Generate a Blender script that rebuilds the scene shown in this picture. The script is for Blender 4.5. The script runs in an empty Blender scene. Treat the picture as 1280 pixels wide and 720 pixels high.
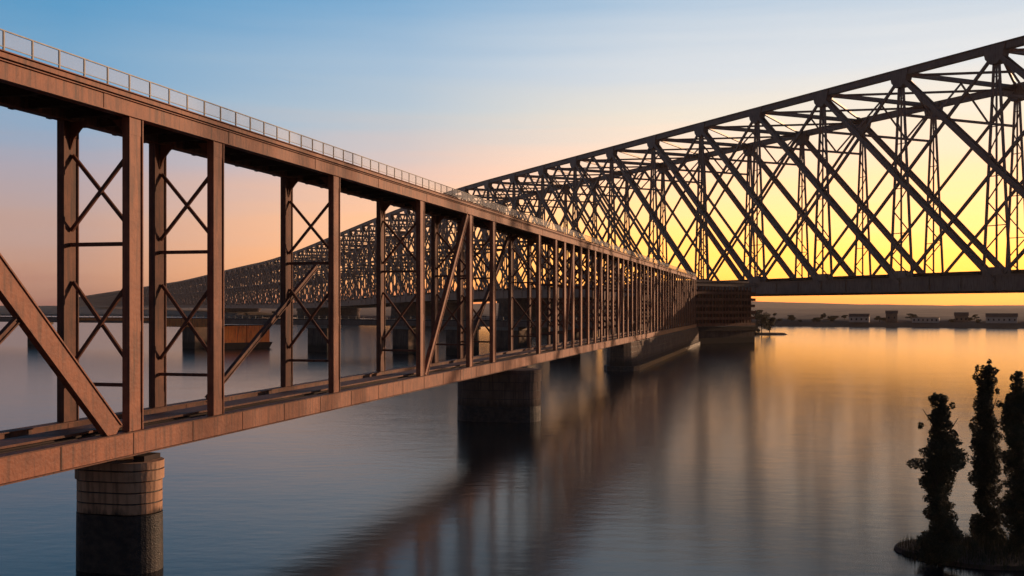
import bpy, math, random
from mathutils import Vector, Matrix
R = math.radians
random.seed(7)
scene = bpy.context.scene
col = scene.collection
EYE = 15.0                       # camera height over the water (water is z = 0)

# ------------------------------------------------------------------ materials
def mat(name, c1, c2, rough=.6, scale=1.0, metal=0., bump=.15, streak=None, spec=.4, stretch=(1, 1, 1), lo=.35, hi=.65):
    m = bpy.data.materials.new(name); m.use_nodes = True
    n = m.node_tree.nodes; l = m.node_tree.links
    b = n['Principled BSDF']; b.inputs['Roughness'].default_value = rough
    b.inputs['Metallic'].default_value = metal; b.inputs['Specular IOR Level'].default_value = spec
    tc = n.new('ShaderNodeTexCoord'); mp = n.new('ShaderNodeMapping'); mp.inputs['Scale'].default_value = stretch
    l.new(tc.outputs['Object'], mp.inputs['Vector'])
    no = n.new('ShaderNodeTexNoise'); no.inputs['Scale'].default_value = scale; no.inputs['Detail'].default_value = 8
    no.inputs['Roughness'].default_value = .65
    l.new(mp.outputs[0], no.inputs['Vector'])
    r = n.new('ShaderNodeValToRGB'); r.color_ramp.elements[0].position = lo; r.color_ramp.elements[1].position = hi
    r.color_ramp.elements[0].color = (*c1, 1); r.color_ramp.elements[1].color = (*c2, 1)
    l.new(no.outputs['Fac'], r.inputs['Fac'])
    out = r.outputs['Color']
    if streak:
        mp2 = n.new('ShaderNodeMapping'); mp2.inputs['Scale'].default_value = (2.2, 2.2, .18)
        l.new(tc.outputs['Object'], mp2.inputs['Vector'])
        n2 = n.new('ShaderNodeTexNoise'); n2.inputs['Scale'].default_value = 1.6; n2.inputs['Detail'].default_value = 6
        l.new(mp2.outputs[0], n2.inputs['Vector'])
        r2 = n.new('ShaderNodeValToRGB'); r2.color_ramp.elements[0].position = .48; r2.color_ramp.elements[1].position = .72
        l.new(n2.outputs['Fac'], r2.inputs['Fac'])
        mx = n.new('ShaderNodeMix'); mx.data_type = 'RGBA'
        l.new(r2.outputs['Color'], mx.inputs['Factor']); l.new(out, mx.inputs['A']); mx.inputs['B'].default_value = (*streak, 1)
        out = mx.outputs['Result']
    l.new(out, b.inputs['Base Color'])
    if bump:
        bp = n.new('ShaderNodeBump'); bp.inputs['Strength'].default_value = bump; bp.inputs['Distance'].default_value = .05
        n3 = n.new('ShaderNodeTexNoise'); n3.inputs['Scale'].default_value = scale * 6; n3.inputs['Detail'].default_value = 5
        l.new(mp.outputs[0], n3.inputs['Vector']); l.new(n3.outputs['Fac'], bp.inputs['Height']); l.new(bp.outputs[0], b.inputs['Normal'])
    return m

M = {}
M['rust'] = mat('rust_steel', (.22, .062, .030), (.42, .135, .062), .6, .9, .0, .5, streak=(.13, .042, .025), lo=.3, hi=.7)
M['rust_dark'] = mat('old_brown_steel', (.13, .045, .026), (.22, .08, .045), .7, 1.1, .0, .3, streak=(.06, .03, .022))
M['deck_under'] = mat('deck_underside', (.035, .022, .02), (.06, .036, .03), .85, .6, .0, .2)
M['grey_steel'] = mat('grey_steel', (.19, .12, .095), (.30, .20, .155), .5, .15, .1, .2, streak=(.15, .075, .05))
M['rail'] = mat('rail_steel', (.10, .10, .11), (.16, .15, .15), .5, 2, .3, .1)
M['stone'] = mat('sandstone', (.50, .27, .16), (.66, .38, .24), .85, .8, 0, .5, streak=(.25, .14, .09))
M['wet'] = mat('wet_stone', (.020, .018, .019), (.085, .062, .05), .55, 1.6, 0, .9, stretch=(1, 1, 1.6), lo=.42, hi=.72)
M['darkstone'] = mat('dark_stone', (.11, .07, .052), (.21, .135, .10), .85, .35, 0, .5, streak=(.07, .045, .036))
M['concrete'] = mat('pale_concrete', (.28, .22, .18), (.40, .32, .26), .85, .3, 0, .3, streak=(.2, .15, .12))
M['orange'] = mat('orange_paint_and_glow', (.85, .20, .04), (.95, .30, .06), .5, .5, 0, .2, streak=(.35, .09, .04))  # barge paint; on the low bridge panels this colour stands in for warm light
M['land'] = mat('bank_soil', (.20, .12, .08), (.32, .20, .13), .95, .03, 0, .3)
M['leaf'] = mat('dark_leaves', (.025, .028, .012), (.07, .06, .025), .8, .8, 0, 0)
M['leaf2'] = mat('bank_leaves', (.035, .035, .018), (.08, .06, .03), .85, .5, 0, 0)
M['bark'] = mat('bark', (.05, .035, .025), (.09, .06, .045), .9, 3, 0, .5)
M['wall_pale'] = mat('pale_render', (.5, .42, .36), (.62, .54, .47), .85, .4, 0, .1)
M['wall_brown'] = mat('brown_render', (.22, .13, .09), (.32, .19, .13), .85, .4, 0, .1)
M['roof'] = mat('roof_tiles', (.12, .06, .045), (.2, .1, .07), .85, 1, 0, .2)
M['window'] = mat('window_glass', (.03, .035, .04), (.05, .05, .06), .15, 1, 0, 0)

def tide_stain(m, z0, z1):
    """ragged dark tide line: the stone is stained below z0..z1 metres over the water"""
    n = m.node_tree.nodes; l = m.node_tree.links; b = n['Principled BSDF']; src = b.inputs['Base Color'].links[0].from_socket
    tc = n.new('ShaderNodeTexCoord'); sp = n.new('ShaderNodeSeparateXYZ'); l.new(tc.outputs['Object'], sp.inputs[0])
    mp = n.new('ShaderNodeMapping'); mp.inputs['Scale'].default_value = (1.6, 1.6, .5); l.new(tc.outputs['Object'], mp.inputs['Vector'])
    no = n.new('ShaderNodeTexNoise'); no.inputs['Scale'].default_value = 1.4; no.inputs['Detail'].default_value = 7; l.new(mp.outputs[0], no.inputs['Vector'])
    ad = n.new('ShaderNodeMath'); ad.operation = 'MULTIPLY_ADD'; l.new(no.outputs['Fac'], ad.inputs[0]); ad.inputs[1].default_value = 1.9; l.new(sp.outputs['Z'], ad.inputs[2])
    mr = n.new('ShaderNodeMapRange'); l.new(ad.outputs[0], mr.inputs['Value']); mr.inputs['From Min'].default_value = z0 + .95; mr.inputs['From Max'].default_value = z1 + .95
    mx = n.new('ShaderNodeMix'); mx.data_type = 'RGBA'; l.new(mr.outputs['Result'], mx.inputs['Factor']); mx.inputs['A'].default_value = (.05, .035, .028, 1); l.new(src, mx.inputs['B'])
    l.new(mx.outputs['Result'], b.inputs['Base Color'])
tide_stain(M['stone'], 3.1, 3.6)
tide_stain(M['darkstone'], 2.0, 3.0)

def screen_material():
    m = bpy.data.materials.new('mesh_screen'); m.use_nodes = True
    n = m.node_tree.nodes; l = m.node_tree.links; b = n['Principled BSDF']
    b.inputs['Base Color'].default_value = (.55, .55, .58, 1); b.inputs['Roughness'].default_value = .5
    b.inputs['Alpha'].default_value = .22
    return m
M['screen'] = screen_material()

# ------------------------------------------------------------------ mesh helpers
class MB:
    def __init__(s): s.v = []; s.f = []; s.sm = False
    def box8(s, pts):
        b = len(s.v); s.v += [Vector(p) for p in pts]
        for q in ((0, 3, 2, 1), (4, 5, 6, 7), (0, 1, 5, 4), (1, 2, 6, 5), (2, 3, 7, 6), (3, 0, 4, 7)):
            s.f.append(tuple(b + i for i in q))
    def beam(s, p, q, w, h, side=None, e0=0, e1=0):
        """bar from p to q; w is its size along `side`, h its size along the third axis"""
        p = Vector(p); q = Vector(q); d = (q - p).normalized(); p = p - d * e0; q = q + d * e1
        side = Vector(side) if side is not None else Vector((0, 0, 1)).cross(d)
        side = (side - d * side.dot(d)).normalized()
        up = d.cross(side)
        a = side * w / 2; b = up * h / 2
        s.box8([p - a - b, p + a - b, p + a + b, p - a + b, q - a - b, q + a - b, q + a + b, q - a + b])
    def prism(s, poly, z0, z1, top=None):
        """vertical prism over a plan outline; top = outline at z1 if tapered"""
        top = top or poly; b = len(s.v); n = len(poly)
        s.v += [Vector((x, y, z0)) for x, y in poly] + [Vector((x, y, z1)) for x, y in top]
        s.f.append(tuple(b + i for i in reversed(range(n)))); s.f.append(tuple(b + n + i for i in range(n)))
        for i in range(n):
            j = (i + 1) % n; s.f.append((b + i, b + j, b + n + j, b + n + i))
    def poly3(s, pts, thick, nrm):
        """flat plate with real thickness"""
        nrm = Vector(nrm).normalized() * thick / 2; n = len(pts); b = len(s.v)
        s.v += [Vector(p) - nrm for p in pts] + [Vector(p) + nrm for p in pts]
        s.f.append(tuple(b + i for i in reversed(range(n)))); s.f.append(tuple(b + n + i for i in range(n)))
        for i in range(n):
            j = (i + 1) % n; s.f.append((b + i, b + j, b + n + j, b + n + i))
    def build(s, name, m, parent=None, kind=None, label=None):
        me = bpy.data.meshes.new(name)
        off = Vector(parent.matrix_world.translation) if parent is not None else Vector((0, 0, 0))
        if parent is not None: off = world_loc(parent)
        me.from_pydata([tuple(v - off) for v in s.v], [], s.f); me.update()
        me.materials.append(m)
        o = bpy.data.objects.new(name, me); col.objects.link(o)
        if parent is not None: o.parent = parent
        if kind: o['kind'] = kind
        if label: o['label'] = label
        return o
def world_loc(o):
    v = Vector(o.location)
    while o.parent is not None: o = o.parent; v += Vector(o.location)
    return v
def thing(name, label, cat, loc, group=None):
    o = bpy.data.objects.new(name, None); col.objects.link(o); o.location = loc
    o.empty_display_size = 1
    o['label'] = label; o['category'] = cat
    if group: o['group'] = group
    return o

# ------------------------------------------------------------------ NEAR BRIDGE (two level, brown steel)
T1 = R(14.53); d1 = Vector((math.sin(T1), math.cos(T1), 0)); n1 = Vector((-math.cos(T1), math.sin(T1), 0)); L1 = 35.44
def A(s, c, z): return d1 * s + n1 * (L1 + c) + Vector((0, 0, z + EYE))      # s along, c across (0 = near truss), z from eye level
W1 = 4.2
S0, S1 = -12.0, 427.8
near = thing('truss_bridge', 'rusty brown two level steel bridge with tall plain posts, nearest on the left', 'bridge', A(34, 0, -8.2))
BZ0, BZ1 = -8.2, -7.0
GZ0, GZ1 = 10.5, 11.42
# lower chords: box with cover plates, seams and stiffeners
for c, nm in ((0, 'near'), (W1, 'rear')):
    top = BZ1 if c == 0 else -6.6
    m = MB(); m.beam(A(S0, c, (BZ0 + top) / 2), A(S1, c, (BZ0 + top) / 2), .50, top - BZ0, n1)
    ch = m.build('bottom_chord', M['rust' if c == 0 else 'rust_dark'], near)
    f = MB()
    f.beam(A(S0, c, top + .035), A(S1, c, top + .035), .80, .066, n1)
    f.beam(A(S0, c, BZ0 - .035), A(S1, c, BZ0 - .035), .80, .066, n1)
    s = S0 + 3
    while s < 260:
        f.beam(A(s, c, BZ0 + .002), A(s, c, top - .002), .545, .07, n1); s += 6.1
    f.build('flange', M['rust_dark'], ch)
# lower floor: stringers and cross beams (open)
m = MB()
s = S0
while s < S1:
    m.beam(A(s, .27, -7.5), A(s, W1 - .27, -7.5), .35, .45, d1); s += 2.2 if s < 200 else 5
for c in (.85, 1.55, 2.55, 3.3): m.beam(A(S0, c, -7.1), A(S1, c, -7.1), .22, .30, n1)
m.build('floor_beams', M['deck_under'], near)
m = MB(); m.beam(A(S0, 2.05, -6.78), A(S1, 2.05, -6.78), 2.0, .12, n1)
m.build('walkway', M['rust_dark'], near)
# upper girders
for c in (0, W1):
    m = MB(); m.beam(A(S0, c, (GZ0 + GZ1) / 2), A(S1, c, (GZ0 + GZ1) / 2), .34, GZ1 - GZ0 - .10, n1)
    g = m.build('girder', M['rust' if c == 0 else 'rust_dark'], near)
    f = MB()
    f.beam(A(S0, c, GZ0 + .026), A(S1, c, GZ0 + .026), .62, .05, n1); f.beam(A(S0, c, GZ1 - .022), A(S1, c, GZ1 - .022), .62, .05, n1)
    s = S0 + 1
    f.build('flange', M['rust'], g)
    for s in [10.4 + 13.1 * i for i in range(-1, 20)]:
        f = MB(); f.beam(A(s, c, GZ0 + .055), A(s, c, GZ1 - .05), .40, .55 if c == 0 else .3, n1); f.build('splice_plate', M['rust'], g)
# cross beams and stringers under the deck
m = MB(); s = S0
while s < S1:
    m.beam(A(s, .2, 10.98), A(s, 5.35, 10.98), .34, .62, d1); s += 3.05 if s < 250 else 6
for c in (1.1, 2.0, 2.9, 3.6, 4.9): m.beam(A(S0, c, 11.2), A(S1, c, 11.2), .22, .32, n1)
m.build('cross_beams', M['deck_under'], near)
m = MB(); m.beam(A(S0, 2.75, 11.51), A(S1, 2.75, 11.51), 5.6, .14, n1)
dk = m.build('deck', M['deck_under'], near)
m = MB(); m.beam(A(S0, -.18, 11.66), A(S1, -.18, 11.66), .20, .26, n1); m.beam(A(S0, -.22, 11.81), A(S1, -.22, 11.81), .42, .05, n1)
m.beam(A(S0, 5.5, 11.66), A(S1, 5.5, 11.66), .20, .30, n1)
m.build('fascia', M['rust'], dk)
# posts
ps = [-6, 14, 33, 52.3, 61.2, 79.6, 100.4, 117.3, 127.2, 152.2, 163.8]
s = 163.8
while s + 7.1 < S1: s += 7.1; ps.append(s)
def post(s, c, z0, z1, mt):
    m = MB()
    w, dp = 1.30, .46
    m.beam(A(s, c, z0), A(s, c, z1), dp - .16, w - .06, n1)               # web
    o = m.build('post', mt, near)
    if s < 170:
        f = MB()
        for sg in (-1, 1):
            f.beam(A(s + sg * (w / 2 - .04), c, z0 + .02), A(s + sg * (w / 2 - .04), c, z1 - .02), dp, .09, n1)
        f.build('flange', mt, o)
        pl = [(z0 + .03, z0 + .95), (z1 - .95, z1 - .03)]
        if c == 0: pl.append(((z0 + z1) / 2 - 3.2, (z0 + z1) / 2 - 2.6))
        for a, b in pl:
            g = MB(); g.beam(A(s, c, a), A(s, c, b), dp - .12, w - .24, n1); g.build('splice_plate', mt, o)
    return o
for s in ps:
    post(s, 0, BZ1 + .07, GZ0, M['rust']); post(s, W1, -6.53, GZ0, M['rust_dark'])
# sway bracing between each pair of posts
for i, s in enumerate(ps[:46]):
    m = MB(); c0, c1 = .2, W1 - .2; k = .2 if s < 170 else .3
    m.beam(A(s, c0, 8.6), A(s, c1, 4.3), .16, k, d1); m.beam(A(s + .17, c1, 8.6), A(s + .17, c0, 4.3), .16, k, d1)
    m.beam(A(s, c0, 3.5), A(s, c1, 3.5), .2, .22, d1)
    m.beam(A(s, c0, 1.4), A(s, c1, -3.4), .16, k, d1); m.beam(A(s + .17, c1, 1.4), A(s + .17, c0, -3.4), .16, k, d1)
    m.beam(A(s, c0, -4.4), A(s, c1, -4.4), .2, .2, d1)
    m.build('sway_brace', M['rust_dark'], near)
    if s < 170:
        for c, q in ((c0, 1), (c1, -1)):
            g = MB()
            g.poly3([A(s, c, 10.48), A(s, c + q * 1.1, 10.48), A(s, c + q * .62, 10.0), A(s, c + q * .22, 9.5), A(s, c, 8.9)], .12, d1)
            g.build('corner_gusset', M['rust_dark'], near)
# big diagonals
def diag(s0, z0, s1, z1, c, w, mt, dp=.42):
    m = MB(); a = A(s0, c, z0); b = A(s1, c, z1)
    m.beam(a, b, dp - .14, w - .05, n1)
    o = m.build('diagonal', mt, near)
    f = MB(); d = (b - a).normalized(); u = d.cross(n1).normalized()
    for sg in (-1, 1): f.beam(a + u * sg * (w / 2 - .04), b + u * sg * (w / 2 - .04), dp, .08, n1)
    f.build('flange', mt, o)
diag(50.6, BZ1 + .1, 32.4, GZ0, 0, 1.25, M['rust'])
diag(16.5, BZ1 + .1, 31.5, GZ0, 0, 1.2, M['rust'])
diag(101.6, BZ1 + .1, 116.2, GZ0, 0, .75, M['rust'])
diag(66.8, -6.5, 84.5, 3.4, W1 - .3, .42, M['rust_dark'], .3)
diag(43.3, -.5, 34.6, BZ1 + .1, .05, .34, M['rust_dark'], .25)
diag(128.2, BZ1 + .1, 151.4, GZ0, W1, .5, M['rust_dark'])
for k in range(11, 40, 4): diag(ps[k] + .4, BZ1 + .1, ps[k + 1] - .4, GZ0, 0, .45, M['rust'])
# bearings on the first pier
m = MB()
for c in (.1, W1 - .1):
    m.beam(A(53, c, -8.62), A(54.6, c, -8.62), .7, .3, n1)
m.build('bearing', M['deck_under'], near)
# railing
m = MB()
for z in (12.80,): m.beam(A(S0, -.22, z), A(S1, -.22, z), .07, .06, n1)
m.beam(A(S0, -.22, 12.05), A(S1, -.22, 12.05), .04, .04, n1)
rl = m.build('railing', M['rail'], near)
s = 38.0; k = 0; rest = MB()
while s < S1:
    t = MB() if k < 100 else rest
    t.beam(A(s, -.22, 11.83), A(s, -.22, 12.78), .07, .09, n1)
    if k < 100: t.build('rail_post', M['rail'], rl)
    s += 1.95; k += 1
s = 36.05
while s > S0: rest.beam(A(s, -.22, 11.83), A(s, -.22, 12.78), .07, .09, n1); s -= 1.95
rest.build('far_rail_posts', M['rail'], rl, 'stuff')
m = MB(); m.beam(A(S0, -.22, 12.41), A(S1, -.22, 12.41), .012, .66, n1); m.build('mesh_screen', M['screen'], rl)
m = MB(); m.beam(A(S0, 5.45, 12.70), A(S1, 5.45, 12.70), .06, .06, n1)
s = 30.
while s < S1: m.beam(A(s, 5.45, 11.6), A(s, 5.45, 12.67), .06, .06, n1); s += 3.9
m.build('rear_railing', M['rail'], near)

# ---- pier plan: stadium shaped, long axis across the bridge
def stadium(cx, ax, ay, half, r, g=0, n=17):
    """cx centre, ax long axis, ay short axis; half = straight half-length; r = nose radius; g = growth"""
    pts = []
    for sg in (1, -1):
        for i in range(n):
            a = -math.pi / 2 + math.pi * i / (n - 1)
            p = cx + ax * sg * (half + (r + g) * math.cos(a)) + ay * sg * (r + g) * math.sin(a)
            pts.append((p.x, p.y))
    return pts
def coursed_pier(name, label, cx, half, r, ztop, zdry, course, m_dry, m_wet, ax, ay, grow=.0):
    t = thing(name, label, 'bridge pier', (cx.x, cx.y, 0))
    cap = MB(); cap.prism(stadium(cx, ax, ay, half, r, .10), ztop - .42, ztop); cap.build('cap', m_dry, t)
    z = ztop - .42; m = MB(); j = MB()
    i = 0
    while z > zdry + .1:
        z2 = max(z - course, zdry)
        m.prism(stadium(cx, ax, ay, half, r, .10 if i == 0 else .0), z2 + .0, z - .085)
        j.prism(stadium(cx, ax, ay, half, r, -.09), z - .087, z + .002)
        z = z2; i += 1
    m.build('stone_courses', m_dry, t); j.build('joints', m_wet, t)
    w = MB(); w.prism(stadium(cx, ax, ay, half, r, .06 + grow), -3, zdry - .004, stadium(cx, ax, ay, half, r, .02)); w.build('wet_base', m_wet, t)
    return t
ax1 = -n1
cx = A(53.6, 1.75, 0); cx.z = 0
coursed_pier('bridge_pier', 'round nosed sandstone pier with dark joints under the near bridge, bottom left', cx, 1.05, 1.46, EYE - 8.78, EYE - 11.75, .62, M['stone'], M['wet'], ax1, d1)
cx = A(136, 1.6, 0); cx.z = 0
coursed_pier('bridge_pier', 'wide dark stone pier under the middle of the near bridge', cx, 2.6, 3.0, EYE - 8.27, EYE - 13.0, 1.1, M['darkstone'], M['wet'], ax1, d1)
# massive long pier beneath the far end (battered, cutwater toward the camera)
t = thing('bridge_pier', 'long dark stone wall pier under the far end of the near bridge', 'bridge pier', (40, 290, 0))
def P(px, Y): return ((px - 640) / 1331 * Y, Y)
def outl(g): 
    pts = [A(s_, c_, 0) for s_, c_ in ((244 - g, 1.2), (246 - g, -.2 - g), (250 - g, -1.0 - g), (300, -1.2 - g), (425 + g, -1.2 - g), (425 + g, 6 + g), (250 - g, 6 + g), (246 - g, 4.6 + g))]
    return [(p.x, p.y) for p in pts]
t.location = (A(330, 2, 0).x, A(330, 2, 0).y, 0)
zz = EYE - 8.27; k = 0
mc = MB(); mj = MB()
while zz > 1.5:
    g = .25 * (EYE - 8.27 - zz) / 6
    mc.prism(outl(g), zz - 1.12, zz - .1); mj.prism(outl(g - .12), zz - .102, zz + .004); zz -= 1.12; k += 1
mc.build('stone_courses', M['darkstone'], t); mj.build('joints', M['wet'], t)
m = MB(); m.prism(outl(.7), -3, zz - .004); m.build('wet_base', M['wet'], t)

# ------------------------------------------------------------------ layered approach where the near bridge ends
t = thing('approach_span', 'brown layered end block with stacked beams where the near bridge stops', 'bridge end', (85, 432, 6))
a0 = Vector((73.5, 425, 0)); a1 = Vector((101.5, 446, 0)); da = (a1 - a0).normalized(); na = Vector((-da.y, da.x, 0))
def Ap(u, c, z): return a0 + da * u + na * c + Vector((0, 0, z + EYE))
LA = (a1 - a0).length
m = MB()
for k, z in enumerate((-7.4, -4.9, -2.4, .2, 2.8, 5.4)):
    e = random.uniform(-.6, .6)
    m.beam(Ap(-3, -.3 - .12 * (k % 2), z), Ap(LA + e, -.3 - .12 * (k % 2), z), .8, 1.1, na)
m.build('stacked_beam', M['rust'], t)
m = MB()
for k in range(19): m.beam(Ap(-2 + k * 1.95, .5, -7.8), Ap(-2 + k * 1.95, .5, 8), .5, .5, na)
m.build('upright', M['rust'], t)
m = MB(); m.beam(Ap(-3, 4.2, -.5), Ap(LA - .6, 4.2, -.5), 6, 14.6, na); m.build('core_wall', M['rust_dark'], t)
m = MB(); m.beam(Ap(-6, 3, 8.6), Ap(LA + .8, 3, 8.6), 9, .9, na); m.beam(Ap(-6, 3, 10.1), Ap(LA - 4, 3, 10.1), 7, .7, na); m.beam(Ap(2, 3, 9.4), Ap(LA - 6, 3, 9.4), 5, .72, na)
m.build('roof_slab', M['grey_steel'], t)
m = MB(); m.beam(Ap(-3, 3.5, -9.1), Ap(LA + .5, 3.5, -9.1), 10, 1.6, na); m.build('sill', M['deck_under'], t)
tp = thing('bridge_pier', 'low dark pier beneath the layered end block', 'bridge pier', (85, 435, 0))
m = MB(); m.beam(Ap(-2, 4, -14), Ap(LA - .3, 4, -14), 9, 8.1, na); m.build('shaft', M['darkstone'], tp)

# ------------------------------------------------------------------ FAR BRIDGE (great grey through truss)
T2 = R(24.98); d2 = Vector((-math.sin(T2), math.cos(T2), 0)); n2 = Vector((math.cos(T2), math.sin(T2), 0)); L2 = 293.0
def B(u, c, z): return d2 * u + n2 * (L2 + c) + Vector((0, 0, z + EYE))
W2 = 60.0; PN = 41.7; U0 = 250.7 - 3 * PN
def smooth(x): x = min(1, max(0, x)); return x * x * (3 - 2 * x)
def TZ(u): Y = .9065 * u + 123.7; return 85 - 28 * smooth((Y - 720) / 700) - 9 * smooth((Y - 1300) / 900)
def DZ(u): Y = .9065 * u + 123.7; return -8.0 * smooth((Y - 700) / 600)      # the deck falls toward the left bank
NP = 150; ND = 24
U = [U0 + PN * k for k in range(NP + 1)]
far = thing('truss_bridge', 'huge dark grey lattice truss bridge crossing behind from upper right to far left', 'bridge', B(U0, 0, 5))
segs = [(U[0], U[8])] + [(U[k], U[k + 1]) for k in range(8, 50)] + [(U[k], min(U[k + 10], U[-1])) for k in range(50, 150, 10)]
def run(m, c, dz, w, h, top):
    for a, b in segs:
        za = (TZ(a) if top else DZ(a)) + dz; zb = (TZ(b) if top else DZ(b)) + dz
        m.beam(B(a, c, za), B(b, c, zb), w, h, n2)
for c in (0, W2):
    m = MB(); run(m, c, 0, 2.2, 2.3, True)
    tc_ = m.build('top_chord', M['grey_steel'], far)
    f = MB(); run(f, c, 1.3, 3.2, .3, True); f.build('cover_plate', M['grey_steel'], tc_)
    m = MB(); run(m, c, 7.9, 1.8, 4.6, False)
    bc = m.build('bottom_chord', M['grey_steel'], far)
    f = MB(); run(f, c, 10.35, 3.0, .3, False); run(f, c, 5.45, 3.0, .3, False)
    for k in range(60):
        u = U0 + k * PN / 3; f.beam(B(u, c, 5.62 + DZ(u)), B(u, c, 10.18 + DZ(u)), 2.4, .4, n2)
    f.build('flange', M['grey_steel'], bc)
m = MB(); run(m, W2 / 2, 11.5, W2 - 6, 1.0, False)
m.build('deck', M['deck_under'], far)
m = MB()
for k in range(NP * 2 + 1):
    u = U0 + k * PN / 2
    if u < 3000: m.beam(B(u, 1, 8.8 + DZ(u)), B(u, W2 - 1, 8.8 + DZ(u)), 1.2, 3.4, d2)
for c in (14, 24, 36, 46): run(m, c, 9.8, .9, 2.2, False)
m.build('floor_beams', M['deck_under'], far)

def lattice_post(m, u, c, full, thick=.8):
    """two splayed legs joined by zigzag lacing"""
    t_ = TZ(u) - 1; b_ = 10.4 + DZ(u)
    a = B(u, c, t_); l = B(u - 5.2, c, b_); r = B(u + 5.2, c, b_)
    m.beam(a - d2 * .8, l, thick, thick * .78, n2); m.beam(a + d2 * .8, r, thick, thick * .78, n2)
    if full:
        m.beam(B(u, c, t_), B(u, c, b_), .5, .5, n2)
        N = 9
        for i in range(1, N):
            t0 = i / N; t1 = (i + 1) / N; z0 = t_ * (1 - t0) + b_ * t0; z1 = t_ * (1 - t1) + b_ * t1
            w0 = .8 + 4.4 * t0; w1 = .8 + 4.4 * t1; sg = 1 if i % 2 else -1
            m.beam(B(u - sg * w0, c, z0), B(u + sg * w1, c, z1), .32, .34, n2)
            if i % 2: m.beam(B(u - w0, c, z0), B(u + w0, c, z0), .3, .3, n2)
def heavy(m, u0, u1, c, full):
    a = B(u0, c, TZ(u0) - 1); b = B(u1, c, 8.2 + DZ(u1))
    for q in (-1.15, 1.15): m.beam(a + n2 * q, b + n2 * q, .5, 1.55, n2)
    if full:
        for i in range(1, 14):
            p = a.lerp(b, i / 14); q_ = a.lerp(b, (i + .5) / 14)
            m.beam(p - n2 * 1.0, q_ + n2 * 1.0, .2, .35)
def light(m, u0, u1, c, w=1.0): m.beam(B(u0, c, TZ(u0) - 1), B(u1, c, 8.2 + DZ(u1)), .8, w, n2)
rest = MB(); gus = MB(); lat = MB()
for k in range(NP + 1):
    for c in (0, W2):
        full = k < 16
        for kind, fn in (('post', lambda mm: lattice_post(mm, U[k], c, full)),
                         ('heavy_diagonal', (lambda mm: heavy(mm, U[k], U[k - 2], c, k < 10)) if k >= 2 else None),
                         ('light_diagonal', (lambda mm: light(mm, U[k], U[k + 2], c)) if k + 2 <= NP else None)):
            if fn is None: continue
            if k <= ND and kind:
                mm = MB(); fn(mm); mm.build(kind, M['grey_steel'], far)
            else: fn(rest)
        if 9 <= k < NP - 2:      # closer webbing on the distant spans
            h = .5 * PN
            light(rest, U[k] + h, U[k + 2] + h, c, 1.3); light(rest, U[k] + h, U[k - 2] + h, c, 1.3)
            if k > 14: lattice_post(rest, U[k] + h, c, k < 24, 1.0)
            z0 = (TZ(U[k]) + DZ(U[k]) + 8) / 2; z1 = (TZ(U[k + 1]) + DZ(U[k + 1]) + 8) / 2
            if k > 12: rest.beam(B(U[k] + h, 1, (z0 + z1) / 2), B(U[k] + h, W2 - 1, (z0 + z1) / 2), 1.4, 1.6, d2)
            if k > 12: rest.beam(B(U[k], c, z0), B(U[k + 1], c, z1), .8, 1.1, n2)
        if k < 45:
            T = TZ(U[k]); D = DZ(U[k])
            gt = MB() if k < 25 else rest; gb = MB() if k < 25 else rest
            gt.poly3([B(U[k] - 4.6, c, T + 1.0), B(U[k] + 4.6, c, T + 1.0), B(U[k] + 3.4, c, T - 3.2), B(U[k] + 1.4, c, T - 5.2), B(U[k] - 1.4, c, T - 5.2), B(U[k] - 3.4, c, T - 3.2)], 2.9, n2)
            gb.poly3([B(U[k] - 3.8, c, 10.4 + D), B(U[k] + 3.8, c, 10.4 + D), B(U[k] + 2.2, c, 13 + D), B(U[k] - 2.2, c, 13 + D)], 2.5, n2)
            if k < 25: gt.build('gusset_plate', M['grey_steel'], far); gb.build('gusset_plate', M['grey_steel'], far)
    # portals: top struts, lateral X and sway frames
    lat_t = lat if k < 60 else rest; TZk = TZ(U[k]); TZn = TZ(U[min(k + 1, NP)])
    lat_t.beam(B(U[k], .5, TZk), B(U[k], W2 - .5, TZk), 1.5, 1.6, d2)
    if k < NP and k < 80:
        lat_t.beam(B(U[k], .5, TZk + .4), B(U[k + 1], W2 - .5, TZn + .4), .9, .8)
        lat_t.beam(B(U[k], W2 - .5, TZk - .7), B(U[k + 1], .5, TZn - .7), .9, .8)
    if k < 80:
        lat_t.beam(B(U[k], 1, TZk - 15), B(U[k], W2 - 1, TZk - 15), .8, .9, d2)
        for j in range(4):
            c0 = 1 + j * (W2 - 2) / 4; c1 = c0 + (W2 - 2) / 4
            if j % 2: lat_t.beam(B(U[k], c0, TZk - 15), B(U[k], c1, TZk - 1), .5, .6, d2)
            else: lat_t.beam(B(U[k], c0, TZk - 1), B(U[k], c1, TZk - 15), .5, .6, d2)
rest.build('distant_web_members', M['grey_steel'], far, 'stuff')
lat.build('top_laterals', M['grey_steel'], far)
# piers of the far bridge
plabels = ['tall grey pier of the far lattice bridge hidden behind the layered end block',
           'grey pier of the far lattice bridge seen between the near bridge posts',
           'second grey pier of the far lattice bridge toward the left bank',
           'third grey pier of the far lattice bridge toward the left bank', 'slim grey pier of the far lattice bridge on the left bank']
for lab, Y in zip(plabels, (575, 700, 900, 1200, 1700)):
    u = (Y - 123.7) / .9065
    c0 = B(u, W2 / 2, 0); c0.z = 0
    t = thing('bridge_pier', lab, 'bridge pier', c0, 'piers of the far lattice bridge')
    m = MB(); m.prism(stadium(c0, n2, d2, W2 / 2, 6.5, .8), -3, EYE + 2.2 + DZ(u), stadium(c0, n2, d2, W2 / 2, 6.5, -.6)); m.build('shaft', M['darkstone'], t)
    m = MB(); m.prism(stadium(c0, n2, d2, W2 / 2, 6.5, .6), EYE + 2.2 + DZ(u), EYE + 5.25 + DZ(u)); m.build('cap', M['darkstone'], t)

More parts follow.
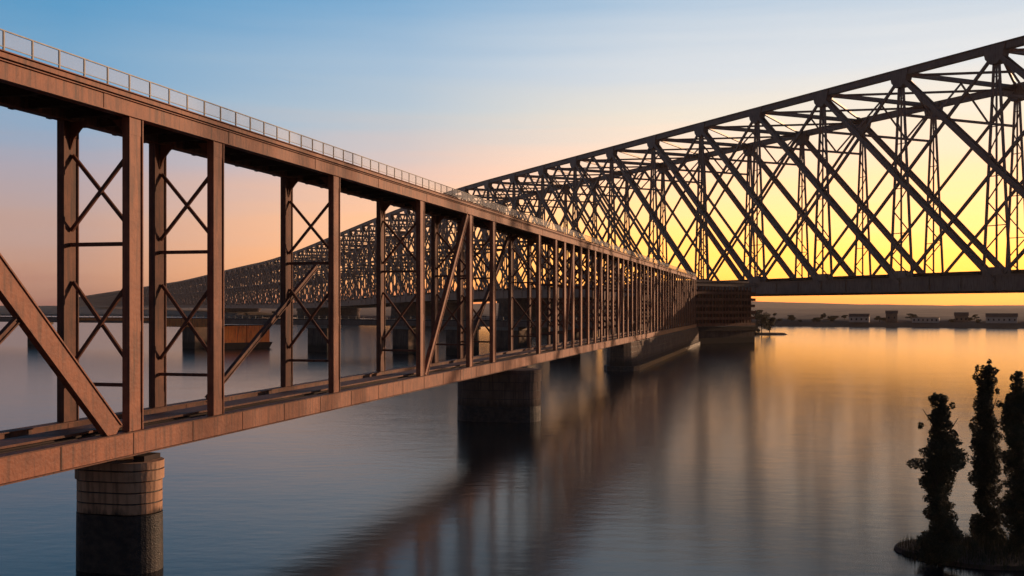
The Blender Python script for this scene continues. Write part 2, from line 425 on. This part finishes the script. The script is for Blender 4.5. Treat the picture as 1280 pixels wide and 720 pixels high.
# ------------------------------------------------------------------ LOW ROAD BRIDGE in the middle distance
q0 = Vector((*P(-120, 455), 0)); q1 = Vector((*P(790, 300), 0)); dq = (q1 - q0).normalized(); nq = Vector((-dq.y, dq.x, 0))
LQ = (q1 - q0).length
def Q(u, c, z): return q0 + dq * u + nq * c + Vector((0, 0, z + EYE))
low = thing('road_bridge', 'low dark flat road bridge on square piers behind the near bridge', 'bridge', Q(LQ / 2, 0, -6))
m = MB(); m.beam(Q(0, 3.5, -4.5), Q(LQ, 3.5, -4.5), 8.0, .7, nq); m.build('deck', M['deck_under'], low)
m = MB(); m.beam(Q(0, -.3, -5.3), Q(LQ, -.3, -5.3), .5, 1.7, nq); m.beam(Q(0, 7.3, -5.3), Q(LQ, 7.3, -5.3), .5, 1.7, nq); m.build('girder', M['grey_steel'], low)
m = MB(); m.beam(Q(0, -.4, -3.1), Q(LQ, -.4, -3.1), .12, .12, nq); m.beam(Q(0, -.4, -3.6), Q(LQ, -.4, -3.6), .08, .08, nq)
k = 0.
while k < LQ: m.beam(Q(k, -.4, -4.1), Q(k, -.4, -3.1), .14, .14, nq); k += 3
m.build('parapet_railing', M['rail'], low)
def q_at(px):     # distance along the low bridge seen at a bearing
    tn = (px - 640) / 1331
    return (tn * q0.y - q0.x) / (dq.x - tn * dq.y)
lowp = [(235, 6, 'square pier of the low road bridge beside the orange barge'), (396, 8, 'brown square pier of the low road bridge in the clear gap between posts'),
        (500, 6, 'square pier of the low road bridge left of the near bridge diagonal'), (571, 8, 'square pier of the low road bridge right of the near bridge diagonal'),
        (632, 8, 'square pier of the low road bridge above the wide dark pier'), (700, 7, 'square pier of the low road bridge near its right end'),
        (40, 6, 'square pier at the left end of the low road bridge')]
for px, w, lab in lowp:
    u = q_at(px); b = Q(u, 3.5, 0)
    t = thing('bridge_pier', lab, 'bridge pier', (b.x, b.y, 0), 'piers of the low road bridge')
    m = MB(); m.beam(Q(u, 3.5, -18), Q(u, 3.5, -7.2), w, 6.5, dq); m.build('shaft', M['darkstone'], t)
    m = MB(); m.beam(Q(u, 3.5, -7.2), Q(u, 3.5, -6.18), w + .8, 7.4, dq); m.build('cap', M['concrete'], t)
# added side panels on the low bridge; their orange stands in for a red glow
for px0, px1, z0, z1 in ((84, 205, -5.3, -4.4), (208, 262, -7.3, -4.35)):
    a, b = q_at(px0), q_at(px1)
    m = MB(); m.beam(Q(a, -.75, (z0 + z1) / 2), Q(b, -.75, (z0 + z1) / 2), .3, z1 - z0, nq); m.build('orange_glow_panel', M['orange'], low, label='orange side panel, coloured for the red glow along the low bridge')
# orange barge
b0 = Vector((*P(304, 380), 0)); t = thing('cargo_barge', 'orange barge with a boxy hull moored beyond the near bridge posts on the left', 'barge', b0)
db = Vector((.75, .66, 0)).normalized(); nb = Vector((-.66, .75, 0)).normalized()
def Bg(u, c, z): return b0 + db * u + nb * c + Vector((0, 0, z))
m = MB(); m.box8([Bg(-9, -2.6, -.6), Bg(8.6, -2.6, -.6), Bg(8.6, 2.6, -.6), Bg(-9, 2.6, -.6), Bg(-10.5, -3.2, 2.2), Bg(10, -3.2, 2.2), Bg(10, 3.2, 2.2), Bg(-10.5, 3.2, 2.2)]); m.build('hull', M['deck_under'], t)
for a, b in ((-9, -.15), (.15, 9)):
    m = MB(); m.beam(Bg(a, 0, 5.2), Bg(b, 0, 5.2), 5.4, 5.98, nb); o = m.build('cargo_box', M['orange'], t)
    m = MB(); m.beam(Bg(a - .1, 0, 8.3), Bg(b + .1, 0, 8.3), 5.6, .2, nb); m.build('lid', M['deck_under'], o)
# ------------------------------------------------------------------ setting: water, far bank, hills
def water():
    me = bpy.data.meshes.new('water'); s = 40000
    me.from_pydata([(-s, -600, 0), (s, -600, 0), (s, s, 0), (-s, s, 0)], [], [(0, 1, 2, 3)])
    o = bpy.data.objects.new('water', me); col.objects.link(o); o['kind'] = 'structure'
    m = bpy.data.materials.new('river_water'); m.use_nodes = True; n = m.node_tree.nodes; l = m.node_tree.links; b = n['Principled BSDF']
    b.inputs['Base Color'].default_value = (.008, .014, .020, 1); b.inputs['Roughness'].default_value = .16; b.inputs['IOR'].default_value = 1.24
    tc = n.new('ShaderNodeTexCoord')
    def layer(scale, st, det, dist, prev=None, rot=0.):
        mp = n.new('ShaderNodeMapping'); mp.inputs['Scale'].default_value = st; mp.inputs['Rotation'].default_value = (0, 0, rot)
        l.new(tc.outputs['Object'], mp.inputs['Vector'])
        no = n.new('ShaderNodeTexNoise'); no.inputs['Scale'].default_value = scale; no.inputs['Detail'].default_value = det
        l.new(mp.outputs[0], no.inputs['Vector'])
        bp = n.new('ShaderNodeBump'); bp.inputs['Strength'].default_value = 1; bp.inputs['Distance'].default_value = dist
        l.new(no.outputs['Fac'], bp.inputs['Height'])
        if prev: l.new(prev.outputs[0], bp.inputs['Normal'])
        return bp
    p = layer(.09, (1, 1, 1), 3, .05)
    p = layer(.8, (.5, 1, 1), 4, .018, p, .3)
    l.new(p.outputs[0], b.inputs['Normal'])
    me.materials.append(m)
water()

def ground():
    # outline of the shoreline, then rising inland as one sheet
    shore = [(900, 520), (620, 600), (420, 700), (300, 760), (220, 800), (150, 830), (60, 900), (-60, 1150), (-260, 1420), (-520, 1600), (-900, 1750), (-2500, 2000), (-9000, 3000)]
    shore = [(9000, -300), (3000, 200)] + shore
    fine = []
    for (a, b) in zip(shore[:-1], shore[1:]):
        L = math.hypot(b[0] - a[0], b[1] - a[1]); N = max(1, int(L / 18)) if L < 900 else max(2, int(L / 300))
        for i in range(N):
            t = i / N; fine.append((a[0] + (b[0] - a[0]) * t + random.uniform(-3, 3), a[1] + (b[1] - a[1]) * t + random.uniform(-4, 4)))
    fine.append(shore[-1])
    rows = [(0, -1.5), (4, 1.2), (10, 3.2), (30, 5.0), (70, 7.5), (160, 9.0), (400, 10.5), (1500, 10), (9000, 8), (30000, 4)]
    v = []; f = []
    for (x, y) in fine:
        d = Vector((x * .25, 1000, 0)).normalized()
        right = min(1, max(0, (x + 100) / 300))
        for (r, h) in rows:
            z = h * (.62 + .38 * right) * (1 if r < 3 else random.uniform(.88, 1.12)) if h > 0 else h
            v.append((x + d.x * r, y + d.y * r, z))
    nr = len(rows)
    for i in range(len(fine) - 1):
        for j in range(nr - 1): f.append((i * nr + j, i * nr + j + 1, (i + 1) * nr + j + 1, (i + 1) * nr + j))
    me = bpy.data.meshes.new('ground'); me.from_pydata(v, [], f); me.update(); me.materials.append(M['land'])
    for p in me.polygons: p.use_smooth = True
    o = bpy.data.objects.new('ground', me); col.objects.link(o); o['kind'] = 'structure'
    return shore
ground()
def hills():
    v = []; f = []; N = 160
    for i in range(N + 1):
        a = R(-50 + 110 * i / N); r = 5200
        h = 24 + 20 * math.sin(a * 5 + 1) + 12 * math.sin(a * 13) + random.uniform(-2, 2)
        h = max(h * (.55 + .45 * math.sin(a + .3)), 12)
        for (dr, hh) in ((-900, 0), (-350, .6), (0, 1), (500, .7), (1200, 0)):
            v.append(((r + dr) * math.sin(a), (r + dr) * math.cos(a), 6 + h * hh))
    for i in range(N):
        for j in range(4): f.append((i * 5 + j, i * 5 + j + 1, i * 5 + j + 6, i * 5 + j + 5))
    me = bpy.data.meshes.new('hills'); me.from_pydata(v, [], f); me.update(); me.materials.append(M['land'])
    for p in me.polygons: p.use_smooth = True
    o = bpy.data.objects.new('hills', me); col.objects.link(o); o['kind'] = 'structure'
hills()

# ------------------------------------------------------------------ plants
def leaf_cloud(blobs, n, size, rnd):
    v = []; f = []
    tot = sum(b[3] * b[4] for b in blobs)
    for b in blobs:
        for _ in range(int(n * b[3] * b[4] / tot)):
            while True:
                p = Vector((rnd.uniform(-1, 1), rnd.uniform(-1, 1), rnd.uniform(-1, 1)))
                if p.length < 1 and (p.length > .45 or rnd.random() < .5): break
            p = Vector((b[0] + p.x * b[3], b[1] + p.y * b[3], b[2] + p.z * b[4]))
            s = size * rnd.uniform(.6, 1.4)
            a = Vector((rnd.gauss(0, 1), rnd.gauss(0, 1), rnd.gauss(0, 1))).normalized(); c = a.orthogonal().normalized()
            k = len(v); v += [p - a * s, p + c * s * .45, p + a * s, p - c * s * .45]; f.append((k, k + 1, k + 2, k + 3))
    return v, f
def mk(name, v, f, m, parent):
    me = bpy.data.meshes.new(name); me.from_pydata([tuple(p) for p in v], [], f); me.update(); me.materials.append(m)
    o = bpy.data.objects.new(name, me); col.objects.link(o); o.parent = parent; return o
def trunk_mesh(h, r, rnd, limbs, spread):
    m = MB()
    def limb(p, q, r0, r1, n=7):
        p, q = Vector(p), Vector(q); d = (q - p).normalized(); a = d.orthogonal().normalized(); c = d.cross(a); b = len(m.v)
        for (o, rr) in ((p, r0), (q, r1)):
            for i in range(n): an = 2 * math.pi * i / n; m.v.append(o + a * math.cos(an) * rr + c * math.sin(an) * rr)
        for i in range(n): j = (i + 1) % n; m.f.append((b + i, b + j, b + n + j, b + n + i))
    limb((0, 0, -1.2), (0, 0, h * .5), r, r * .7); limb((0, 0, h * .5), (.1, 0, h * .92), r * .7, r * .15)
    for i in range(limbs):
        z = h * (.2 + .6 * i / limbs); an = rnd.uniform(0, 6.28); q = (math.cos(an) * spread, math.sin(an) * spread, z + h * .16)
        limb((0, 0, z), q, r * .4, r * .1)
    return m
rnd = random.Random(3)
# slim dark trees standing in the shallow water, lower right
def slim_tree(px, Y, h, w, lab, n=30000):
    x = (px - 640) / 1331 * Y
    t = thing('flooded_tree', lab, 'tree', (x, Y, 0), 'slim trees standing in the river')
    m = trunk_mesh(h, .16, rnd, 12, w * .4); o = m.build('trunk', M['bark'], None); o.parent = t
    blobs = []
    N = 60
    for i in range(N):
        q = (i + rnd.random()) / N; z = h * (.03 + .92 * q); ww = w * .5 * (1 - .6 * max(0, q - .7) / .3) * (.9 + .18 * math.sin(q * 11 + px))
        an = rnd.uniform(0, 6.28); off = ww * rnd.uniform(.1, .75)
        blobs.append((math.cos(an) * off, math.sin(an) * off, z, ww * rnd.uniform(.4, .72), h * .04 * rnd.uniform(.6, 1.6)))
    for i in range(26):
        q = rnd.uniform(.8, 1.0); blobs.append((rnd.gauss(0, .13) * w * (1.9 - 1.5 * q) * 2, rnd.gauss(0, .1) * w, h * q, w * rnd.uniform(.05, .10), h * .022))
    v, f = leaf_cloud(blobs, n, .095, rnd); mk('crown', v, f, M['leaf'], t)
slim_tree(1176, 62, 9.9, 2.5, 'slim dark tree standing in the river, leftmost of the three at lower right')
slim_tree(1234, 67, 11.5, 2.2, 'tall slim tree in the river, middle of the three at lower right')
slim_tree(1274, 64, 10.9, 2.3, 'slim dark tree in the river at the right edge of the group of three')

m = MB()
m.prism([(28.6 + 5.6 * math.cos(R(a)) * (1 + .12 * math.sin(R(a * 3))), 64.5 + 4.6 * math.sin(R(a))) for a in range(0, 360, 15)], -1, .22,
        [(28.6 + 4.8 * math.cos(R(a)) * (1 + .1 * math.sin(R(a * 3))), 64.5 + 3.9 * math.sin(R(a))) for a in range(0, 360, 15)])
m.build('mud_islet', M['bark'], None, 'structure')
v = []; f = []
for _ in range(3800):
    a = rnd.uniform(0, 6.283); q = math.sqrt(rnd.random()); x = 28.6 + 5.0 * q * math.cos(a); y = 64.5 + 4.1 * q * math.sin(a)
    hh = rnd.uniform(.35, 1.25) * (1.15 - .6 * q); an = rnd.uniform(0, 3.14); dx, dy = math.cos(an) * .03, math.sin(an) * .03; lx, ly = rnd.gauss(0, .12) * hh, rnd.gauss(0, .12) * hh
    k = len(v); v += [(x - dx, y - dy, 0), (x + dx, y + dy, 0), (x + lx + dx * .2, y + ly, hh)]; f.append((k, k + 1, k + 2))
me = bpy.data.meshes.new('reeds'); me.from_pydata(v, [], f); me.update(); me.materials.append(M['leaf'])
o = bpy.data.objects.new('reeds', me); col.objects.link(o); o['kind'] = 'stuff'

def bank_tree_proto(k):
    h = (7, 9, 6)[k]; t = thing('bank_tree', '', 'tree', (0, 0, 0), 'trees along the far bank')
    o = trunk_mesh(h, .3, rnd, 5, h * .25).build('trunk', M['bark'], None); o.parent = t
    blobs = [(rnd.uniform(-.3, .3) * h, rnd.uniform(-.3, .3) * h, h * rnd.uniform(.4, .85), h * rnd.uniform(.16, .28), h * rnd.uniform(.13, .05)) for _ in range(9)]
    v, f = leaf_cloud(blobs, 900, .42, rnd); mk('crown', v, f, M['leaf2'], t)
    return t
protos = [bank_tree_proto(k) for k in range(3)]
def copy_tree(o, parent=None):
    c = o.copy(); col.objects.link(c); c.parent = parent
    for ch in o.children: copy_tree(ch, c)
    return c
used = [False] * 3
def bank_y(x):
    pts = [(620, 600), (420, 700), (300, 760), (220, 800), (150, 830), (60, 900), (-60, 1150), (-260, 1420), (-520, 1600)]
    for (a, b) in zip(pts[:-1], pts[1:]):
        if b[0] <= x <= a[0]: return a[1] + (b[1] - a[1]) * (a[0] - x) / (a[0] - b[0])
    return 1500
for i in range(64):
    x = rnd.uniform(185, 400) if i < 46 else rnd.uniform(-520, 170)
    k = rnd.randrange(3); t = protos[k] if not used[k] else copy_tree(protos[k]); used[k] = True
    back = rnd.choice([9, 14, 30, 60])
    t.location = (x, bank_y(x) + back, {9: 2.6, 14: 3.4, 30: 4.6, 60: 6.6}[back] * (1 if x > 150 else .7) - .6)
    t.scale = (rnd.uniform(.7, 1.2),) * 2 + (rnd.uniform(.5, .95),); t.rotation_euler = (0, 0, rnd.uniform(0, 6))
    t['label'] = ('low dark tree in the row on the far right bank' if x > 175 else 'small dark tree on the distant left bank')
    t['group'] = 'trees on the far right bank' if x > 175 else 'trees on the distant left bank'
# spiky trees right behind the layered end block
for j, (px, Y, h) in enumerate(((952, 560, 14), (962, 566, 10))):
    x = (px - 640) / 1331 * Y
    t = thing('shore_tree', ('taller bushy tree on the islet just right of the layered end block', 'lower bushy tree on the islet, right of the taller one')[j], 'tree', (x, Y, 0))
    o = trunk_mesh(h, .3, rnd, 5, h * .2).build('trunk', M['bark'], None); o.parent = t
    blobs = [(rnd.uniform(-.22, .22) * h, rnd.uniform(-.2, .2) * h, h * rnd.uniform(.1, .85), h * .15, h * .13) for _ in range(12)]
    v, f = leaf_cloud(blobs, 1500, .4, rnd); mk('crown', v, f, M['leaf2'], t)
m = MB(); c0 = Vector((134, 566, 0))
m.prism([(c0.x + 14 * math.cos(a * .52) * (1 + .1 * math.sin(a * 3)), c0.y + 9 * math.sin(a * .52)) for a in range(12)], -1, 1.0,
        [(c0.x + 11 * math.cos(a * .52), c0.y + 7 * math.sin(a * .52)) for a in range(12)])
isl = m.build('islet', M['land'], None, 'structure')

# ------------------------------------------------------------------ houses on the far right bank
def house(x, dy, w, d, h, ang, mt, lab, flat=False):
    y = bank_y(x) + dy; z = 3.2
    t = thing('riverside_house', lab, 'house', (x, y, z), 'buildings on the far right bank')
    ca, sa = math.cos(ang), math.sin(ang); e = Vector((ca, sa, 0)); g = Vector((-sa, ca, 0)); o = Vector((x, y, z))
    m = MB(); m.beam(o - e * w / 2 + Vector((0, 0, h / 2)), o + e * w / 2 + Vector((0, 0, h / 2)), d, h, g); wl = m.build('wall', mt, t)
    r = MB(); up = Vector((0, 0, 1))
    if flat: r.beam(o - e * (w / 2 + .3) + up * (h + .15), o + e * (w / 2 + .3) + up * (h + .15), d + .6, .3, g)
    else:
        a = [o - e * (w / 2 + .4) - g * (d / 2 + .4) + up * h, o + e * (w / 2 + .4) - g * (d / 2 + .4) + up * h, o + e * (w / 2 + .4) + g * (d / 2 + .4) + up * h, o - e * (w / 2 + .4) + g * (d / 2 + .4) + up * h]
        b = len(r.v); r.v += a + [o - e * (w / 2 + .4) + up * (h + d * .32), o + e * (w / 2 + .4) + up * (h + d * .32)]
        r.f += [(b, b + 1, b + 5, b + 4), (b + 2, b + 3, b + 4, b + 5), (b + 1, b + 2, b + 5), (b + 3, b, b + 4), (b + 3, b + 2, b + 1, b)]
    r.build('roof', M['roof'], t)
    nw = int(w / 3)
    for i in range(nw):
        p = o + e * (-w / 2 + w * (i + .5) / nw) - g * (d / 2 + .03) + up * h * .55
        q = MB(); q.beam(p - up * .7, p + up * .7, 1.1, .12, e); q.build('window', M['window'], t)
hs = [(258, 10, 14, 7, 4.2, -.4, 'wall_pale', 'long pale house on the far right bank, leftmost of the buildings there'),
      (279, 12, 8, 7, 6.5, -.35, 'wall_brown', 'tall brown house just right of the long pale house'),
      (299, 9, 18, 8, 3.6, -.45, 'wall_pale', 'very long low pale shed on the far bank with a flat roof'),
      (322, 14, 9, 8, 5.0, -.4, 'wall_brown', 'brown house between the low sheds on the far bank'),
      (344, 10, 20, 8, 4.4, -.45, 'wall_pale', 'pale long building on the far bank near the right edge'),
      (372, 12, 12, 8, 6.0, -.45, 'wall_brown', 'brown block on the far bank at the right edge')]
for i, (x, dy, w, d, h, a, mt, lab) in enumerate(hs): house(x, dy, w, d, h, a, M[mt], lab, flat=(i == 2))

# ------------------------------------------------------------------ air
HAZE = 0.00005
if HAZE:
    m = MB(); m.box8([(-5000, -500, -4), (5000, -500, -4), (5000, 9000, -4), (-5000, 9000, -4), (-5000, -500, 130), (5000, -500, 130), (5000, 9000, 130), (-5000, 9000, 130)])
    hm = bpy.data.materials.new('haze'); hm.use_nodes = True; n = hm.node_tree.nodes; n.clear()
    o_ = n.new('ShaderNodeOutputMaterial'); v_ = n.new('ShaderNodeVolumePrincipled'); v_.inputs['Color'].default_value = (.98, .82, .68, 1); v_.inputs['Density'].default_value = HAZE; v_.inputs['Anisotropy'].default_value = .3
    hm.node_tree.links.new(v_.outputs[0], o_.inputs['Volume'])
    m.build('haze', hm, None, 'stuff')

# ------------------------------------------------------------------ sky and sun
SUN_AZ, SUN_EL = 56, 8
w = bpy.data.worlds.new('World'); scene.world = w; w.use_nodes = True
n = w.node_tree.nodes; l = w.node_tree.links; n.clear()
out = n.new('ShaderNodeOutputWorld')
sky = n.new('ShaderNodeTexSky'); sky.sky_type = 'NISHITA'; sky.sun_disc = False; sky.sun_elevation = R(SUN_EL); sky.sun_rotation = R(SUN_AZ)
bg1 = n.new('ShaderNodeBackground'); bg1.inputs['Strength'].default_value = .05; l.new(sky.outputs[0], bg1.inputs['Color'])
tc = n.new('ShaderNodeTexCoord')
nm = n.new('ShaderNodeVectorMath'); nm.operation = 'NORMALIZE'; l.new(tc.outputs['Generated'], nm.inputs[0])
sx = n.new('ShaderNodeSeparateXYZ'); l.new(nm.outputs[0], sx.inputs[0])
# soft high streaks of cloud wobble the height a little
def lin(c):
    return tuple(((x / 255) / 12.92 if x / 255 <= .04045 else (((x / 255) + .055) / 1.055) ** 2.4) for x in c) + (1,)
def ramp(stops):
    r = n.new('ShaderNodeValToRGB'); e = r.color_ramp; e.interpolation = 'B_SPLINE' if False else 'LINEAR'
    while len(e.elements) > 1: e.elements.remove(e.elements[-1])
    e.elements[0].position = stops[0][0]; e.elements[0].color = lin(stops[0][1])
    for p, c in stops[1:]: q = e.elements.new(p); q.color = lin(c)
    return r
cl = n.new('ShaderNodeTexNoise'); mpc = n.new('ShaderNodeMapping'); mpc.inputs['Scale'].default_value = (1.2, 1.2, 20)
l.new(nm.outputs[0], mpc.inputs['Vector']); l.new(mpc.outputs[0], cl.inputs['Vector']); cl.inputs['Scale'].default_value = 2.2; cl.inputs['Detail'].default_value = 5
wob = n.new('ShaderNodeMath'); wob.operation = 'MULTIPLY_ADD'; l.new(cl.outputs['Fac'], wob.inputs[0]); wob.inputs[1].default_value = .05; l.new(sx.outputs['Z'], wob.inputs[2])
sc = n.new('ShaderNodeMath'); sc.operation = 'SUBTRACT'; l.new(wob.outputs[0], sc.inputs[0]); sc.inputs[1].default_value = .025
left = ramp([(0, (188, 122, 108)), (.03, (212, 162, 140)), (.075, (206, 174, 165)), (.12, (185, 178, 190)), (.18, (138, 182, 216)), (.28, (84, 160, 210)), (.36, (44, 84, 120)), (1, (24, 44, 76))])
def lin_ramp(stops, k):
    r = ramp([(p, (0, 0, 0)) for p, c in stops])
    for e_, (p, c) in zip(r.color_ramp.elements, stops): e_.color = (c[0] / k, c[1] / k, c[2] / k, 1)
    return r
right = lin_ramp([(0, (2.6, .66, .08)), (.022, (2.75, 1.02, .12)), (.05, (2.6, 1.06, .19)), (.08, (2.1, 1.0, .34)), (.12, (1.5, .88, .52)), (.17, (1.0, .86, .68)), (.22, (.78, .79, .80)), (.29, (.44, .58, .73)), (.37, (.07, .11, .18)), (1, (.01, .025, .07))], 3.0)
sc2 = n.new('ShaderNodeVectorMath'); sc2.operation = 'SCALE'; sc2.inputs['Scale'].default_value = 3.0; l.new(right.outputs['Color'], sc2.inputs[0])
l.new(sc.outputs[0], left.inputs['Fac']); l.new(sc.outputs[0], right.inputs['Fac'])
cx_ = n.new('ShaderNodeCombineXYZ'); l.new(sx.outputs['X'], cx_.inputs[0]); l.new(sx.outputs['Y'], cx_.inputs[1])
nh = n.new('ShaderNodeVectorMath'); nh.operation = 'NORMALIZE'; l.new(cx_.outputs[0], nh.inputs[0])
dt = n.new('ShaderNodeVectorMath'); dt.operation = 'DOT_PRODUCT'; l.new(nh.outputs[0], dt.inputs[0]); dt.inputs[1].default_value = (math.sin(R(26)), math.cos(R(26)), 0)
fr = n.new('ShaderNodeValToRGB'); e = fr.color_ramp; e.elements[0].position = .66; e.elements[0].color = (0, 0, 0, 1); e.elements[1].position = 1.0; e.elements[1].color = (1, 1, 1, 1)
q = e.elements.new(.85); q.color = (.38, .38, .38, 1); q = e.elements.new(.95); q.color = (.86, .86, .86, 1)
l.new(dt.outputs['Value'], fr.inputs['Fac'])
mx = n.new('ShaderNodeMix'); mx.data_type = 'RGBA'; l.new(fr.outputs['Color'], mx.inputs['Factor']); l.new(left.outputs['Color'], mx.inputs['A']); l.new(sc2.outputs[0], mx.inputs['B'])
# dusk side of the sky, away from the sun, is dimmer
dm = n.new('ShaderNodeMapRange'); l.new(dt.outputs['Value'], dm.inputs['Value']); dm.inputs['From Min'].default_value = -.4; dm.inputs['From Max'].default_value = 1; dm.inputs['To Min'].default_value = .45; dm.inputs['To Max'].default_value = 1.06
bg2 = n.new('ShaderNodeBackground'); l.new(mx.outputs['Result'], bg2.inputs['Color']); l.new(dm.outputs['Result'], bg2.inputs['Strength'])
mixs = n.new('ShaderNodeMixShader'); mixs.inputs[0].default_value = .97; l.new(bg1.outputs[0], mixs.inputs[1]); l.new(bg2.outputs[0], mixs.inputs[2])
l.new(mixs.outputs[0], out.inputs[0])

sd = bpy.data.lights.new('sun', 'SUN'); sd.energy = 3.2; sd.angle = R(.5); sd.color = (1, .62, .36)
so = bpy.data.objects.new('sun', sd); col.objects.link(so)
tosun = Vector((math.sin(R(SUN_AZ)) * math.cos(R(SUN_EL)), math.cos(R(SUN_AZ)) * math.cos(R(SUN_EL)), math.sin(R(SUN_EL))))
so.rotation_euler = tosun.to_track_quat('Z', 'Y').to_euler(); so.location = tosun * 300 + Vector((0, 0, 50))

# ------------------------------------------------------------------ camera
cd = bpy.data.cameras.new('camera'); co = bpy.data.objects.new('camera', cd); col.objects.link(co)
co.location = (0, 0, EYE); co.rotation_euler = (R(90), 0, 0)
cd.sensor_width = 36; cd.lens = 36 * 1331 / 1280; cd.shift_y = 23 / 1280; cd.clip_end = 90000; cd.clip_start = .1
scene.camera = co
scene.view_settings.view_transform = 'Standard'; scene.view_settings.look = 'None'; scene.view_settings.exposure = 0; scene.view_settings.gamma = 1
